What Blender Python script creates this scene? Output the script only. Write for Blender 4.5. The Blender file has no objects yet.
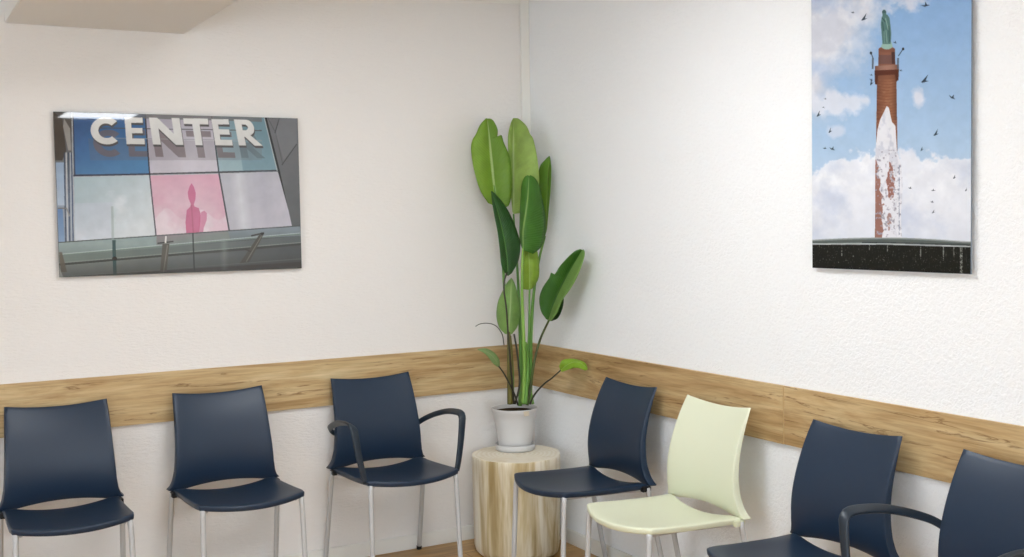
import bpy, bmesh, math, random
import numpy as np
from mathutils import Vector, Matrix, noise as mnoise

random.seed(4)
SC = bpy.context.scene
COL = SC.collection

# ---------------------------------------------------------------- camera
YAW, PITCH, ROLL, FPX = 0.5069, 0.0517, -0.0175, 1150.6
_f = Vector((math.sin(YAW)*math.cos(PITCH), math.cos(YAW)*math.cos(PITCH), -math.sin(PITCH)))
_r = Vector((math.cos(YAW), -math.sin(YAW), 0)); _u = _r.cross(_f)
_r2 = _r*math.cos(ROLL) + _u*math.sin(ROLL); _u2 = -_r*math.sin(ROLL) + _u*math.cos(ROLL)
cam = bpy.data.objects.new('camera', bpy.data.cameras.new('camera')); COL.objects.link(cam)
CAMLOC = Vector((-2.7302, -4.7175, 1.48))
M = Matrix((_r2, _u2, -_f)).transposed().to_4x4(); M.translation = CAMLOC
cam.matrix_world = M
cam.data.sensor_width = 36; cam.data.lens = FPX/1024*36; cam.data.clip_start = .05
SC.camera = cam

# ---------------------------------------------------------------- world, exposure
w = bpy.data.worlds.new('world'); SC.world = w; w.use_nodes = True
w.node_tree.nodes['Background'].inputs[0].default_value = (.76, .88, 1, 1)
w.node_tree.nodes['Background'].inputs[1].default_value = 5.0
SC.view_settings.view_transform = 'Standard'; SC.view_settings.look = 'None'
SC.view_settings.gamma = 1; SC.view_settings.use_curve_mapping = False
SC.view_settings.exposure = .04

# ---------------------------------------------------------------- ceiling lamps: first known by reflection, last two added to balance the walls (built below)
PANEL_STRENGTH = 21.0
PANELS = [(-.85, -6.55), (-3.3, -6.55), (-1.3, -1.8), (-1.9, -4.3)]

# ---------------------------------------------------------------- helpers
def lin(c):
    return tuple((x/12.92 if x <= .04045 else ((x+.055)/1.055)**2.4) for x in c)
def hexc(h):
    return lin(tuple(int(h[i:i+2], 16)/255 for i in (0, 2, 4)))
def mat(name, col, rough=.5, spec=.5, metal=0, **kw):
    m = bpy.data.materials.new(name); m.use_nodes = True
    b = m.node_tree.nodes['Principled BSDF']
    b.inputs['Base Color'].default_value = (*col, 1)
    b.inputs['Roughness'].default_value = rough
    b.inputs['Specular IOR Level'].default_value = spec
    b.inputs['Metallic'].default_value = metal
    for k, v in kw.items(): b.inputs[k.replace('_', ' ')].default_value = v
    return m
def N(m, typ, **kw):
    n = m.node_tree.nodes.new(typ)
    for k, v in kw.items(): setattr(n, k, v)
    return n
def K(m, a, b): m.node_tree.links.new(a, b)
def BS(m): return m.node_tree.nodes['Principled BSDF']
def coords(m, scale=(1, 1, 1), rot=(0, 0, 0)):
    t = N(m, 'ShaderNodeTexCoord'); mp = N(m, 'ShaderNodeMapping')
    mp.inputs['Scale'].default_value = scale; mp.inputs['Rotation'].default_value = rot
    K(m, t.outputs['Object'], mp.inputs['Vector']); return mp.outputs[0]
def noise(m, vec, scale, detail=3, rough=.5, dist=0):
    n = N(m, 'ShaderNodeTexNoise'); n.inputs['Scale'].default_value = scale
    n.inputs['Detail'].default_value = detail; n.inputs['Roughness'].default_value = rough
    n.inputs['Distortion'].default_value = dist; K(m, vec, n.inputs['Vector']); return n.outputs['Fac']
def ramp(m, fac, stops):
    r = N(m, 'ShaderNodeValToRGB'); e = r.color_ramp.elements
    while len(e) < len(stops): e.new(.5)
    for i, (p, c) in enumerate(stops):
        e[i].position = p; e[i].color = (*c, 1) if len(c) == 3 else c
    K(m, fac, r.inputs[0]); return r.outputs[0]
def bump(m, h, strength=.3, dist=.002, prev=None):
    b = N(m, 'ShaderNodeBump'); b.inputs['Strength'].default_value = strength; b.inputs['Distance'].default_value = dist
    K(m, h, b.inputs['Height'])
    if prev is not None: K(m, prev, b.inputs['Normal'])
    K(m, b.outputs[0], BS(m).inputs['Normal']); return b.outputs[0]
def mixc(m, fac, a, b, mode='MIX'):
    n = N(m, 'ShaderNodeMix', data_type='RGBA', blend_type=mode)
    for s, v in ((0, fac), (6, a), (7, b)):
        if isinstance(v, (int, float)): n.inputs[s].default_value = v
        elif isinstance(v, tuple): n.inputs[s].default_value = (*v, 1)
        else: K(m, v, n.inputs[s])
    return n.outputs[2]

def link(name, me, m, parent=None, smooth=False):
    o = bpy.data.objects.new(name, me); COL.objects.link(o)
    if m is not None: me.materials.append(m)
    if parent is not None: o.parent = parent
    if smooth:
        for p in me.polygons: p.use_smooth = True
    return o
def obj(name, bm, m, parent=None, smooth=False):
    bmesh.ops.recalc_face_normals(bm, faces=bm.faces)
    me = bpy.data.meshes.new(name); bm.to_mesh(me); bm.free()
    return link(name, me, m, parent, smooth)
def thing(name, label, cat, loc=(0, 0, 0), rotz=0, group=None):
    o = bpy.data.objects.new(name, None); COL.objects.link(o); o.empty_display_size = .1
    o.location = loc; o.rotation_euler = (0, 0, rotz); o['label'] = label; o['category'] = cat
    if group: o['group'] = group
    return o
def struct(name, bm, m, smooth=False, label=None):
    o = obj(name, bm, m, None, smooth); o['kind'] = 'structure'
    if label: o['label'] = label
    return o
def box(bm, a, b, bev=0):
    t = bmesh.new()
    bmesh.ops.create_cube(t, size=1)
    for v in t.verts: v.co = Vector([(a[i]+b[i])/2 + v.co[i]*(b[i]-a[i]) for i in range(3)])
    if bev: bmesh.ops.bevel(t, geom=t.edges[:], offset=bev, segments=2, affect='EDGES')
    me = bpy.data.meshes.new('t'); t.to_mesh(me); t.free(); bm.from_mesh(me); bpy.data.meshes.remove(me)
    return bm
def boxes(*bs, bev=0):
    bm = bmesh.new()
    for a, b in bs: box(bm, a, b, bev)
    return bm
def catmull(pts, n):
    """resample a polyline (any dimension) to n points by Catmull-Rom, chord-length parametrised"""
    P = [np.array(p, float) for p in pts]
    if len(P) == 2: return [tuple(P[0]+(P[1]-P[0])*i/(n-1)) for i in range(n)]
    d = [0]
    for i in range(1, len(P)): d.append(d[-1] + max(np.linalg.norm(P[i]-P[i-1]), 1e-6))
    out = []
    for k in range(n):
        s = d[-1]*k/(n-1); i = 0
        while i < len(P)-2 and s > d[i+1]: i += 1
        t = (s-d[i])/(d[i+1]-d[i])
        a = P[i-1] if i > 0 else 2*P[0]-P[1]; b = P[i]; c = P[i+1]; e = P[i+2] if i+2 < len(P) else 2*P[-1]-P[-2]
        out.append(tuple(.5*((2*b)+(c-a)*t+(2*a-5*b+4*c-e)*t*t+(3*b-a-3*c+e)*t**3)))
    return out
def tube(bm, pts, r, seg=12, caps=True):
    """round tube through pts, r = one radius or one per point"""
    pts = [Vector(p) for p in pts]; n = len(pts)
    rs = [r]*n if isinstance(r, (int, float)) else r
    up = None; rings = []
    for i, p in enumerate(pts):
        t = (pts[min(i+1, n-1)]-pts[max(i-1, 0)]).normalized()
        if up is None: up = t.orthogonal().normalized()
        else:
            up = (up - t*up.dot(t))
            up = up.normalized() if up.length > 1e-6 else t.orthogonal().normalized()
        s = t.cross(up)
        rings.append([bm.verts.new(p + (up*math.cos(a)+s*math.sin(a))*rs[i]) for a in [2*math.pi*k/seg for k in range(seg)]])
    for a, b in zip(rings, rings[1:]):
        for k in range(seg): bm.faces.new((a[k], a[(k+1) % seg], b[(k+1) % seg], b[k]))
    if caps: bm.faces.new(rings[0][::-1]); bm.faces.new(rings[-1])
    return bm
def lathe(bm, prof, seg=48, centre=(0, 0, 0), wob=None):
    rings = []
    for r, z in prof:
        rg = []
        for k in range(seg):
            a = 2*math.pi*k/seg; q = r*(wob(a, z) if wob else 1)
            rg.append(bm.verts.new((centre[0]+q*math.cos(a), centre[1]+q*math.sin(a), centre[2]+z)))
        rings.append(rg)
    for a, b in zip(rings, rings[1:]):
        for k in range(seg): bm.faces.new((a[k], a[(k+1) % seg], b[(k+1) % seg], b[k]))
    if prof[0][0] > 1e-4: bm.faces.new(rings[0][::-1])
    if prof[-1][0] > 1e-4: bm.faces.new(rings[-1])
    return bm
def add_mod(o, typ, **kw):
    m = o.modifiers.new(typ.lower(), typ)
    for k, v in kw.items(): setattr(m, k, v)
    return m

# ---------------------------------------------------------------- materials
def wall_mat(name, col, kind):
    m = mat(name, col, .75, .25)
    if kind == 'rough':          # trowelled plaster with relief
        v = coords(m)
        n1 = noise(m, v, 72, 3, .6, .8); n2 = noise(m, v, 170, 2, .5, .3)
        r = ramp(m, n1, [(.40, (0, 0, 0)), (.62, (1, 1, 1))])
        b1 = bump(m, r, .42, .0035); bump(m, n2, .35, .0015, b1)
    else:                         # painted glass-fibre wallpaper, fine horizontal weave
        v = coords(m, (.55, 1, 2.0))
        n1 = noise(m, v, 62, 3, .65, .2); n2 = noise(m, v, 180, 2, .5)
        b1 = bump(m, n1, .75, .004); bump(m, n2, .4, .0015, b1)
    return m
M_WALL_L = wall_mat('painted_woven_wallpaper', hexc('EAE6E2'), 'weave')
M_WALL_R = wall_mat('painted_rough_plaster', hexc('F2F3F4'), 'rough')
M_PLAIN = mat('plain_white_paint', hexc('EAE8E5'), .7, .25)
M_TRIMW = mat('white_trim_paint', hexc('EAE8E2'), .5, .35)

def wood_mat(name, axis):
    """golden oak board; grain runs along the given axis"""
    sc = {'x': (1.3, 14, 14), 'y': (14, 1.3, 14)}[axis]
    fine = {'x': (5, 120, 120), 'y': (120, 5, 120)}[axis]
    m = mat(name, (.4, .25, .12), .45, .35)
    v = coords(m, sc); vf = coords(m, fine)
    n1 = noise(m, v, 1.0, 6, .62, 1.0); n2 = noise(m, vf, 1.0, 3, .6, .3)
    v2 = coords(m, {'x': (1.6, 22, 22), 'y': (22, 1.6, 22)}[axis]); n3 = noise(m, v2, 1.3, 5, .6, 1.6)
    c = ramp(m, n1, [(.28, hexc('94764C')), (.42, hexc('B49467')), (.55, hexc('C7AC80')), (.72, hexc('D4C096'))])
    f = ramp(m, n2, [(.3, (.78, .75, .70)), (.58, (1.03, 1.03, 1.03))])
    c = mixc(m, 1.0, c, f, 'MULTIPLY')
    k = ramp(m, n3, [(.60, (0, 0, 0)), (.64, (.75, .75, .75)), (.67, (0, 0, 0))])
    c = mixc(m, k, c, hexc('6B4722'))
    K(m, c, BS(m).inputs['Base Color'])
    bump(m, n2, .12, .001)
    return m
M_OAK_X = wood_mat('oak_board_along_left_wall', 'x'); M_OAK_Y = wood_mat('oak_board_along_right_wall', 'y')
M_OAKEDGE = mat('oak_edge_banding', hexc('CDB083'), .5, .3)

def floor_mat():
    m = mat('oak_laminate_floor', (.4, .25, .12), .38, .4)
    v = coords(m); sp = N(m, 'ShaderNodeSeparateXYZ'); K(m, v, sp.inputs[0])
    br = N(m, 'ShaderNodeTexBrick'); br.offset = .37
    br.inputs['Scale'].default_value = 1; br.inputs['Brick Width'].default_value = 1.3; br.inputs['Row Height'].default_value = .19
    br.inputs['Mortar Size'].default_value = .0015; br.inputs['Bias'].default_value = 0
    br.inputs['Color1'].default_value = (*hexc('CBA468'), 1); br.inputs['Color2'].default_value = (*hexc('B08A54'), 1)
    br.inputs['Mortar'].default_value = (*hexc('5C4222'), 1)
    K(m, v, br.inputs['Vector'])
    vs = coords(m, (1.5, 18, 18)); n = noise(m, vs, 1, 6, .6, 1)
    c = mixc(m, 1.0, br.outputs['Color'], ramp(m, n, [(.3, (.62, .58, .52)), (.62, (1.12, 1.1, 1.06))]), 'MULTIPLY')
    K(m, c, BS(m).inputs['Base Color']); bump(m, n, .06, .001)
    return m
M_FLOOR = floor_mat()

def plastic(name, col, col2):
    m = mat(name, col, .42, .45)
    v = coords(m); n = noise(m, v, 420, 2, .5)
    BS(m).inputs['Roughness'].default_value = .4
    bump(m, n, .10, .0006)
    return m
M_NAVY = plastic('navy_plastic', hexc('1B2D42'), None)
M_GREEN = plastic('pale_green_plastic', hexc('DDE0C6'), None)
M_BLACK = mat('black_plastic', hexc('14161A'), .45, .4)
M_ARM = plastic('dark_slate_plastic', hexc('1E2A36'), None)
M_GREY = mat('grey_bracket_plastic', hexc('8B8F80'), .5, .4)
M_LEG = mat('silver_grey_powder_coated_steel', hexc('BEBEBE'), .40, .5, .1)
M_GLIDE = mat('dark_rubber_glide', hexc('2A2A2A'), .7, .3)

# ---------------------------------------------------------------- room shell
RX, RY, RZ = -5.9, -8.4, 2.515
struct('floor', boxes(((RX-.1, RY-.1, -.08), (.1, .1, 0))), M_FLOOR)
struct('ceiling', boxes(((RX-.1, RY-.1, RZ), (.1, .1, RZ+.1))), M_PLAIN)
struct('wall_left', boxes(((RX-.1, 0, 0), (0, .1, RZ))), M_WALL_L)
struct('wall_right', boxes(((0, RY, 0), (.1, .1, RZ))), M_WALL_R)
BX0, BX1, BZ0, BZ1 = -5.2, -1.8, .45, 2.2
struct('wall_back', boxes(((RX, RY-.1, 0), (BX0, RY, RZ)), ((BX1, RY-.1, 0), (.1, RY, RZ)), ((BX0, RY-.1, 0), (BX1, RY, BZ0)), ((BX0, RY-.1, BZ1), (BX1, RY, RZ))), M_PLAIN)
struct('fill_window_2', boxes(((BX0, RY-.07, BZ0), (BX0+.06, RY-.02, BZ1)), ((BX1-.06, RY-.07, BZ0), (BX1, RY-.02, BZ1)), ((BX0, RY-.07, BZ0), (BX1, RY-.02, BZ0+.06)),
                         ((BX0, RY-.07, BZ1-.06), (BX1, RY-.02, BZ1)), (((BX0+BX1)/2-.04, RY-.07, BZ0), ((BX0+BX1)/2+.04, RY-.02, BZ1))), M_TRIMW)  # unseen window, added to light the left wall frontally and low
# far side wall with a wide window that gives daylight
WY0, WY1, WZ0, WZ1 = -6.2, -2.2, .45, 2.2
struct('wall_window', boxes(((RX-.1, RY, 0), (RX, WY0, RZ)), ((RX-.1, WY1, 0), (RX, 0, RZ)),
                            ((RX-.1, WY0, 0), (RX, WY1, WZ0)), ((RX-.1, WY0, WZ1), (RX, WY1, RZ))), M_PLAIN)
bm = boxes(((RX-.07, WY0, WZ0), (RX-.02, WY0+.06, WZ1)), ((RX-.07, WY1-.06, WZ0), (RX-.02, WY1, WZ1)),
           ((RX-.07, WY0, WZ0), (RX-.02, WY1, WZ0+.06)), ((RX-.07, WY0, WZ1-.06), (RX-.02, WY1, WZ1)),
           ((RX-.07, (WY0+WY1)/2-.04, WZ0), (RX-.02, (WY0+WY1)/2+.04, WZ1)))
struct('window_1', bm, M_TRIMW)
# bulkhead (boxed duct) on the left wall, wedge against the ceiling
struct('trim_1', boxes(((-2.262, -.83, 2.245), (-1.600, -.0005, RZ-.0005)), bev=.003), M_PLAIN, label='white boxed bulkhead under the ceiling on the left wall')
# thin corner bead and ceiling strip framing the left wall
struct('trim_2', boxes(((-.047, -.012, .892), (-.0005, -.0005, RZ-.0005)), bev=.002), M_TRIMW, label='narrow white corner strip above the wooden rail')
struct('trim_3', boxes(((-.40, -.012, 2.475), (-.0475, -.0005, RZ-.0005)), bev=.002), M_TRIMW, label='narrow white strip along the ceiling at the corner')
# oak wall rails
TB, TT = .6885, .8905
def rail(a, b, m, name, label):
    bm = boxes((a, b), bev=.0008)
    bmesh.ops.recalc_face_normals(bm, faces=bm.faces); bm.normal_update()
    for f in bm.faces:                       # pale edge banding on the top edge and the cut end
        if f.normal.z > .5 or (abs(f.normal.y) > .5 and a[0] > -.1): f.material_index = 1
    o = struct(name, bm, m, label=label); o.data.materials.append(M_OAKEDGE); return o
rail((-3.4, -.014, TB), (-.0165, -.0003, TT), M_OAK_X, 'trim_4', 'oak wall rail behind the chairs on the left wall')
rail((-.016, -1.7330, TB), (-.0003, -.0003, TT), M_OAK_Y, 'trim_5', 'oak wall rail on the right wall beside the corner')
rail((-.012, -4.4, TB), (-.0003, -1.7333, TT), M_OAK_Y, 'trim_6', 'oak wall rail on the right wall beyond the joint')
# skirting boards
struct('baseboard_left', boxes(((RX, -.0125, 0), (-.0145, -.0003, .065)), bev=.003), M_TRIMW)
struct('baseboard_right', boxes(((-.014, RY, 0), (-.0003, -.0003, .065)), bev=.003), M_TRIMW)

# ceiling light panels
M_LAMP = bpy.data.materials.new('lit_lamp_diffuser'); M_LAMP.use_nodes = True
_b = BS(M_LAMP); _b.inputs['Emission Color'].default_value = (.92, .96, 1.0, 1); _b.inputs['Emission Strength'].default_value = PANEL_STRENGTH
M_LFRAME = mat('white_lamp_frame', hexc('E8E8E8'), .4, .4)
PLACE = ['behind the camera by the right wall', 'far behind the camera on the window side',
         'added nearest the corner with the plant', 'added above the middle of the room']
for (x, y), pl in zip(PANELS, PLACE):
    t = thing('ceiling_light', 'square lit ceiling panel light ' + pl, 'ceiling light', (x, y, RZ), 0, 'square ceiling panel lights')
    h = .33; z0, z1 = -.014, -.0006
    obj('frame', boxes(((-h, -h, z0), (-h+.015, h, z1)), ((h-.015, -h, z0), (h, h, z1)), ((-h+.015, -h, z0), (h-.015, -h+.015, z1)), ((-h+.015, h-.015, z0), (h-.015, h, z1))), M_LFRAME, t)
    obj('diffuser', boxes(((-h+.015, -h+.015, -.010), (h-.015, h-.015, z1))), M_LAMP, t)

# ---------------------------------------------------------------- chairs
# local frame: front = -y, z up, origin on the floor under the seat
HALF_T, HALF_H, Z_H, Z_T = .1795, .2225, .434, .809
def back_half(t):
    ts = [0, .035, .09, .2, .5, .8, 1.0]; ws = [.2225, .2110, .2025, .1955, .1875, .1822, .1782]
    return float(np.interp(t, ts, ws)) if t > .2 else float(catmull_at(ts, ws, t))
def catmull_at(ts, ws, t):
    return np.interp(t, ts, ws)
def back_pt(u, t):
    """u across -1..1, t up 0..1"""
    y = .202 + .061*t - 4*.043*t*(1-t)*(1+.25*(1-2*t)) + .003*(max(0, t-.8)/.2)**2
    rec = .012*(1-u*u)
    arch = .015*max(0, 1-(u/.74)**2)
    z = Z_H + (Z_T-Z_H)*t + arch*(1-t)**2 - .0150*(1-u*u)*t**2
    return Vector((u*back_half(t), y+rec, z))
def back_mesh():
    bm = bmesh.new(); NU, NT = 28, 30
    G = []
    for j in range(NT+1):
        t = (j/NT)**1.0; row = []
        fl = .024*(1-t)**.8 + .003
        for u, k in [(-1, 2), (-1, 1)]:
            p = back_pt(u, t); row.append(p + Vector((-.0015*k, fl*k/2, 0)))
        for i in range(NU+1):
            row.append(back_pt(-1+2*i/NU, t))
        for u, k in [(1, 1), (1, 2)]:
            p = back_pt(u, t); row.append(p + Vector((.0015*k, fl*k/2, 0)))
        G.append([bm.verts.new(p) for p in row])
    for a, b in zip(G, G[1:]):
        for k in range(len(a)-1): bm.faces.new((a[k], a[k+1], b[k+1], b[k]))
    # stiffening lip along the top, turned backward
    return bm
def seat_pt(u, v):
    """u -1..1 across, v 0 front .. 1 back"""
    hw = float(np.interp(v, [0, .12, .5, .8, 1], [.203, .209, .208, .206, .210]))
    bow = 1-abs(u)**2.1
    yf = -.171 - .055*bow; yb = .202 - .024*(1-u*u)
    y = yf + (yb-yf)*v
    sag = max(0, 1-(u/.80)**2)
    z = .4535 - .014*v - .012*(1-u*u)*(1-v) - .016*sag*v**1.5 - .009*math.sin(math.pi*v)*(1-.6*u*u)
    if v < .08: z -= .003*(1-v/.08)**2
    if abs(u) > .9: z -= .002*((abs(u)-.9)/.1)**2
    return Vector((u*hw, y, z))
def seat_mesh():
    bm = bmesh.new(); NU, NV = 28, 24; TH = .022
    def ring_xy(u, v): return seat_pt(u, v)
    top = [[bm.verts.new(seat_pt(-1+2*i/NU, (j/NV))) for i in range(NU+1)] for j in range(NV+1)]
    bot = [[bm.verts.new(seat_pt((-1+2*i/NU)*.985, .008+.984*j/NV) - Vector((0, 0, TH))) for i in range(NU+1)] for j in range(NV+1)]
    for j in range(NV):
        for i in range(NU):
            bm.faces.new((top[j][i], top[j][i+1], top[j+1][i+1], top[j+1][i]))
            bm.faces.new((bot[j][i+1], bot[j][i], bot[j+1][i], bot[j+1][i+1]))
    b = [(0, i) for i in range(NU)] + [(j, NU) for j in range(NV)] + [(NV, i) for i in range(NU, 0, -1)] + [(j, 0) for j in range(NV, 0, -1)]
    for (j0, i0), (j1, i1) in zip(b, b[1:]+b[:1]):
        bm.faces.new((top[j0][i0], bot[j0][i0], bot[j1][i1], top[j1][i1]))
    return bm
def arm_mesh(s):
    path = [(.186, .215, .580), (.206, .210, .592), (.226, .180, .612), (.236, .10, .640), (.244, .02, .660), (.246, -.050, .669),
            (.246, -.108, .670), (.243, -.131, .658), (.239, -.138, .635), (.229, -.142, .560), (.214, -.148, .480), (.203, -.150, .438)]
    sides = [(.2, .5, .9)]*2 + [(.45, .3, .75), (.8, .1, .55), (.95, 0, .3), (1, 0, .2), (1, 0, .1), (1, .05, .0), (1, .08, 0), (1, .1, 0), (1, .1, 0), (1, .1, 0)]
    wd = [.012, .012, .0125, .013, .0135, .014, .0155, .016, .0155, .014, .0125, .0115]
    n = 44
    P = [Vector(p) for p in catmull(path, n)]
    S = [Vector(q) for q in catmull([(a, b, c) for a, b, c in sides], n)]
    Wd = [q[0] for q in catmull([(x, 0.001*i) for i, x in enumerate(wd)], n)]
    bm = bmesh.new(); rings = []
    for i, p in enumerate(P):
        t = (P[min(i+1, n-1)]-P[max(i-1, 0)]).normalized()
        a = S[i]; a = (a - t*a.dot(t)).normalized(); b = t.cross(a)
        th = .0058
        rg = []
        for k in range(12):
            an = 2*math.pi*k/12; c, q = math.cos(an), math.sin(an)
            c = math.copysign(abs(c)**.55, c); q = math.copysign(abs(q)**.55, q)
            v = p + a*c*Wd[i] + b*q*th
            rg.append(bm.verts.new((v.x*s, v.y, v.z)))
        rings.append(rg)
    for a, b in zip(rings, rings[1:]):
        for k in range(12): bm.faces.new((a[k], a[(k+1) % 12], b[(k+1) % 12], b[k]))
    bm.faces.new(rings[0][::-1]); bm.faces.new(rings[-1])
    return bm
def make_chair(label, m, mbr, arms=False, group=None):
    t = thing('waiting_room_chair', label, 'chair', group=group)
    o = obj('backrest', back_mesh(), m, t, True)
    add_mod(o, 'SOLIDIFY', thickness=.007, offset=0); add_mod(o, 'BEVEL', width=.002, segments=2, limit_method='ANGLE', angle_limit=1.0)
    o = obj('seat', seat_mesh(), m, t, True)
    add_mod(o, 'BEVEL', width=.006, segments=3, limit_method='ANGLE', angle_limit=.9)
    for s in (-1, 1):
        # side rail under the seat, carrying the seat and the hinge of the back
        bm = bmesh.new()
        tube(bm, catmull([(s*.172, -.150, .4200), (s*.172, -.02, .418), (s*.180, .10, .416), (s*.198, .190, .414)], 14), .0070, 12)
        obj('side_rail', bm, M_LEG, t, True)
        bm = boxes(((s*.2080-.0115, .170, .410), (s*.2080+.0115, .210, .4320)), bev=.003)
        obj('bracket', bm, mbr, t)
        bm = bmesh.new()
        tube(bm, catmull([(s*.1885, -.1665, .430), (s*.1893, -.168, .412), (s*.191, -.171, .36), (s*.1965, -.187, .006)], 16), .0102, 14)
        leg = obj('leg', bm, M_LEG, t, True)
        bm = bmesh.new(); tube(bm, [(s*.1965, -.187, .016), (s*.1965, -.187, .0)], .0118, 14); obj('glide', bm, M_GLIDE, leg)
        bm = bmesh.new()
        tube(bm, catmull([(s*.2125, .196, .426), (s*.214, .199, .405), (s*.217, .212, .33), (s*.2235, .281, .006)], 16), .0102, 14)
        leg = obj('leg', bm, M_LEG, t, True)
        bm = bmesh.new(); tube(bm, [(s*.2235, .280, .016), (s*.2235, .282, .0)], .0118, 14); obj('glide', bm, M_GLIDE, leg)
        if arms: obj('armrest', arm_mesh(s), M_ARM, t, True)
    bm = bmesh.new(); tube(bm, [(-.172, -.06, .4145), (.172, -.06, .4145)], .0055, 12); obj('cross_bar', bm, M_LEG, t, True)
    return t
def copy_tree(o, parent=None):
    c = o.copy(); COL.objects.link(c)
    if parent is not None: c.parent = parent; c.matrix_parent_inverse = o.matrix_parent_inverse
    for ch in list(o.children): copy_tree(ch, c)
    return c
G_PLAIN = 'navy chairs without armrests'; G_ARM = 'navy chairs with armrests'
CH = [  # x, y, yaw, kind, label
 (-2.147, -.321, -.028, 'navy', 'armless navy plastic chair under the facade picture, leftmost chair of the row'),
 (-1.521, -.335, .016, 'navy', 'armless navy plastic chair on the left wall, just left of the corner armchair'),
 (-.848, -.309, .012, 'arm', 'navy plastic chair with two armrests on the left wall, left of the tree stump'),
 (-.322, -.876, -1.587, 'navy', 'armless navy plastic chair right of the tree stump, next to the pale green chair'),
 (-.347, -1.457, -1.595, 'green', 'pale green plastic chair on silver legs between two navy chairs'),
 (-.328, -2.118, -1.551, 'navy', 'armless navy plastic chair under the column picture, right of the pale green chair'),
 (-.328, -2.702, -1.572, 'arm', 'navy plastic chair with armrests cut off by the right edge of the photo'),
]
protos = {}
for x, y, a, kind, label in CH:
    if kind not in protos:
        c = make_chair(label, M_GREEN if kind == 'green' else M_NAVY, M_GREEN if kind == 'green' else M_BLACK, kind == 'arm')
        protos[kind] = c
    else: c = copy_tree(protos[kind])
    c.location = (x, y, 0); c.rotation_euler = (0, 0, a); c['label'] = label
    if kind != 'green': c['group'] = G_ARM if kind == 'arm' else G_PLAIN

# ---------------------------------------------------------------- tree stump side table
def stump_mat():
    m = mat('pale_stripped_log', (.7, .6, .45), .6, .25)
    v = coords(m, (9, 9, .9)); n1 = noise(m, v, 1, 5, .6, .8)
    v2 = coords(m, (34, 34, 1.8)); n2 = noise(m, v2, 1, 4, .6, .5)
    c = ramp(m, n1, [(.34, hexc('AD976C')), (.43, hexc('CFBF9A')), (.53, hexc('E8E0CC')), (.7, hexc('F1ECDF'))])
    c = mixc(m, 1.0, c, ramp(m, n2, [(.32, (.80, .76, .68)), (.5, (1, 1, 1))]), 'MULTIPLY')
    K(m, c, BS(m).inputs['Base Color']); bump(m, n2, .25, .002)
    return m
def stump_top_mat():
    m = mat('pale_log_end_grain', (.75, .66, .5), .6, .25)
    v = coords(m); w = N(m, 'ShaderNodeTexWave', wave_type='RINGS', rings_direction='Z')
    w.inputs['Scale'].default_value = 16; w.inputs['Distortion'].default_value = 3.5; w.inputs['Detail'].default_value = 3; w.inputs['Detail Scale'].default_value = 1.2
    K(m, v, w.inputs['Vector'])
    c = ramp(m, w.outputs['Fac'], [(0, hexc('E6DCC6')), (1, hexc('EEE7D7'))])
    n = noise(m, v, 9, 4, .6, .5)
    c = mixc(m, ramp(m, n, [(.5, (0, 0, 0)), (.75, (.6, .6, .6))]), c, hexc('D2C09C'))
    K(m, c, BS(m).inputs['Base Color']); bump(m, n, .1, .002)
    return m
SX, SY, SH, SR = -.268, -.298, .44, .196
def wob(a, z):
    back = max(0, math.cos(a-math.atan2(.87, .49)))
    return 1 + .018*math.sin(3*a+.6) + .011*math.sin(7*a+2+z*2) + .006*math.sin(13*a+z*5) + .09*back**2
t = thing('tree_stump_table', 'pale barkless tree stump in the corner carrying the potted plant', 'side table', (SX, SY, 0))
prof = [(SR*.86, .0), (SR*.93, .012), (SR*.965, .035), (SR*.975, .1), (SR*.985, .2), (SR*.99, .3), (SR*1.0, .4), (SR*1.0, SH-.006), (SR*.992, SH-.0015)]
bm = bmesh.new(); lathe(bm, prof, 96, wob=wob); obj('trunk', bm, stump_mat(), t, True)
bm = bmesh.new(); prof = [(1e-4, -.004), (SR*.988, -.004), (SR*.988, 0), (1e-4, 0)]
lathe(bm, [(r, z+SH) for r, z in prof], 96, wob=lambda a, z: wob(a, SH))
o = obj('cut_top', bm, stump_top_mat(), t)

# ---------------------------------------------------------------- plant pot and saucer
PX, PY, PZ = -.2291, -.2154, SH
RV = Vector((.8743, -.4855, 0)); DV = Vector((-.4855, -.8743, 0))
M_POT = mat('light_grey_ceramic', hexc('D2D1D0'), .45, .4)
nn = noise(M_POT, coords(M_POT), 160, 2); bump(M_POT, nn, .06, .0006)
M_SOIL = mat('dark_potting_soil', hexc('2E241B'), .95, .1)
nn = noise(M_SOIL, coords(M_SOIL), 120, 4, .7); bump(M_SOIL, nn, .8, .006)
K(M_SOIL, ramp(M_SOIL, nn, [(.35, hexc('1A130D')), (.7, hexc('55452F'))]), BS(M_SOIL).inputs['Base Color'])
t = thing('saucer', 'round light grey saucer under the plant pot on the tree stump', 'saucer', (PX, PY, PZ+.0005))
bm = bmesh.new(); lathe(bm, [(1e-4, 0), (.080, 0), (.0875, .004), (.0915, .027), (.0900, .0295), (.0875, .0285), (.083, .008), (1e-4, .007)], 64)
obj('dish', bm, M_POT, t, True)
POT = thing('plant_pot', 'light grey tapered ceramic pot on the tree stump holding the tall green plant', 'plant pot', (PX, PY, PZ+.0085))
HP = .184
bm = bmesh.new(); lathe(bm, [(1e-4, 0), (.068, 0), (.0715, .003), (.0815, HP*.38), (.0915, HP*.70), (.0990, HP-.020), (.1005, HP-.018), (.1035, HP-.002), (.1020, HP), (.0985, HP-.001), (.0955, HP-.02), (.090, HP-.032), (1e-4, HP-.032)], 72)
o = obj('pot_body', bm, M_POT, POT, True); add_mod(o, 'BEVEL', width=.001, segments=2, limit_method='ANGLE', angle_limit=.7)
bm = bmesh.new(); lathe(bm, [(1e-4, HP-.0315), (.0905, HP-.0315), (.0945, HP-.018), (.06, HP-.012), (1e-4, HP-.009)], 40); obj('soil', bm, M_SOIL, POT, True)
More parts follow.
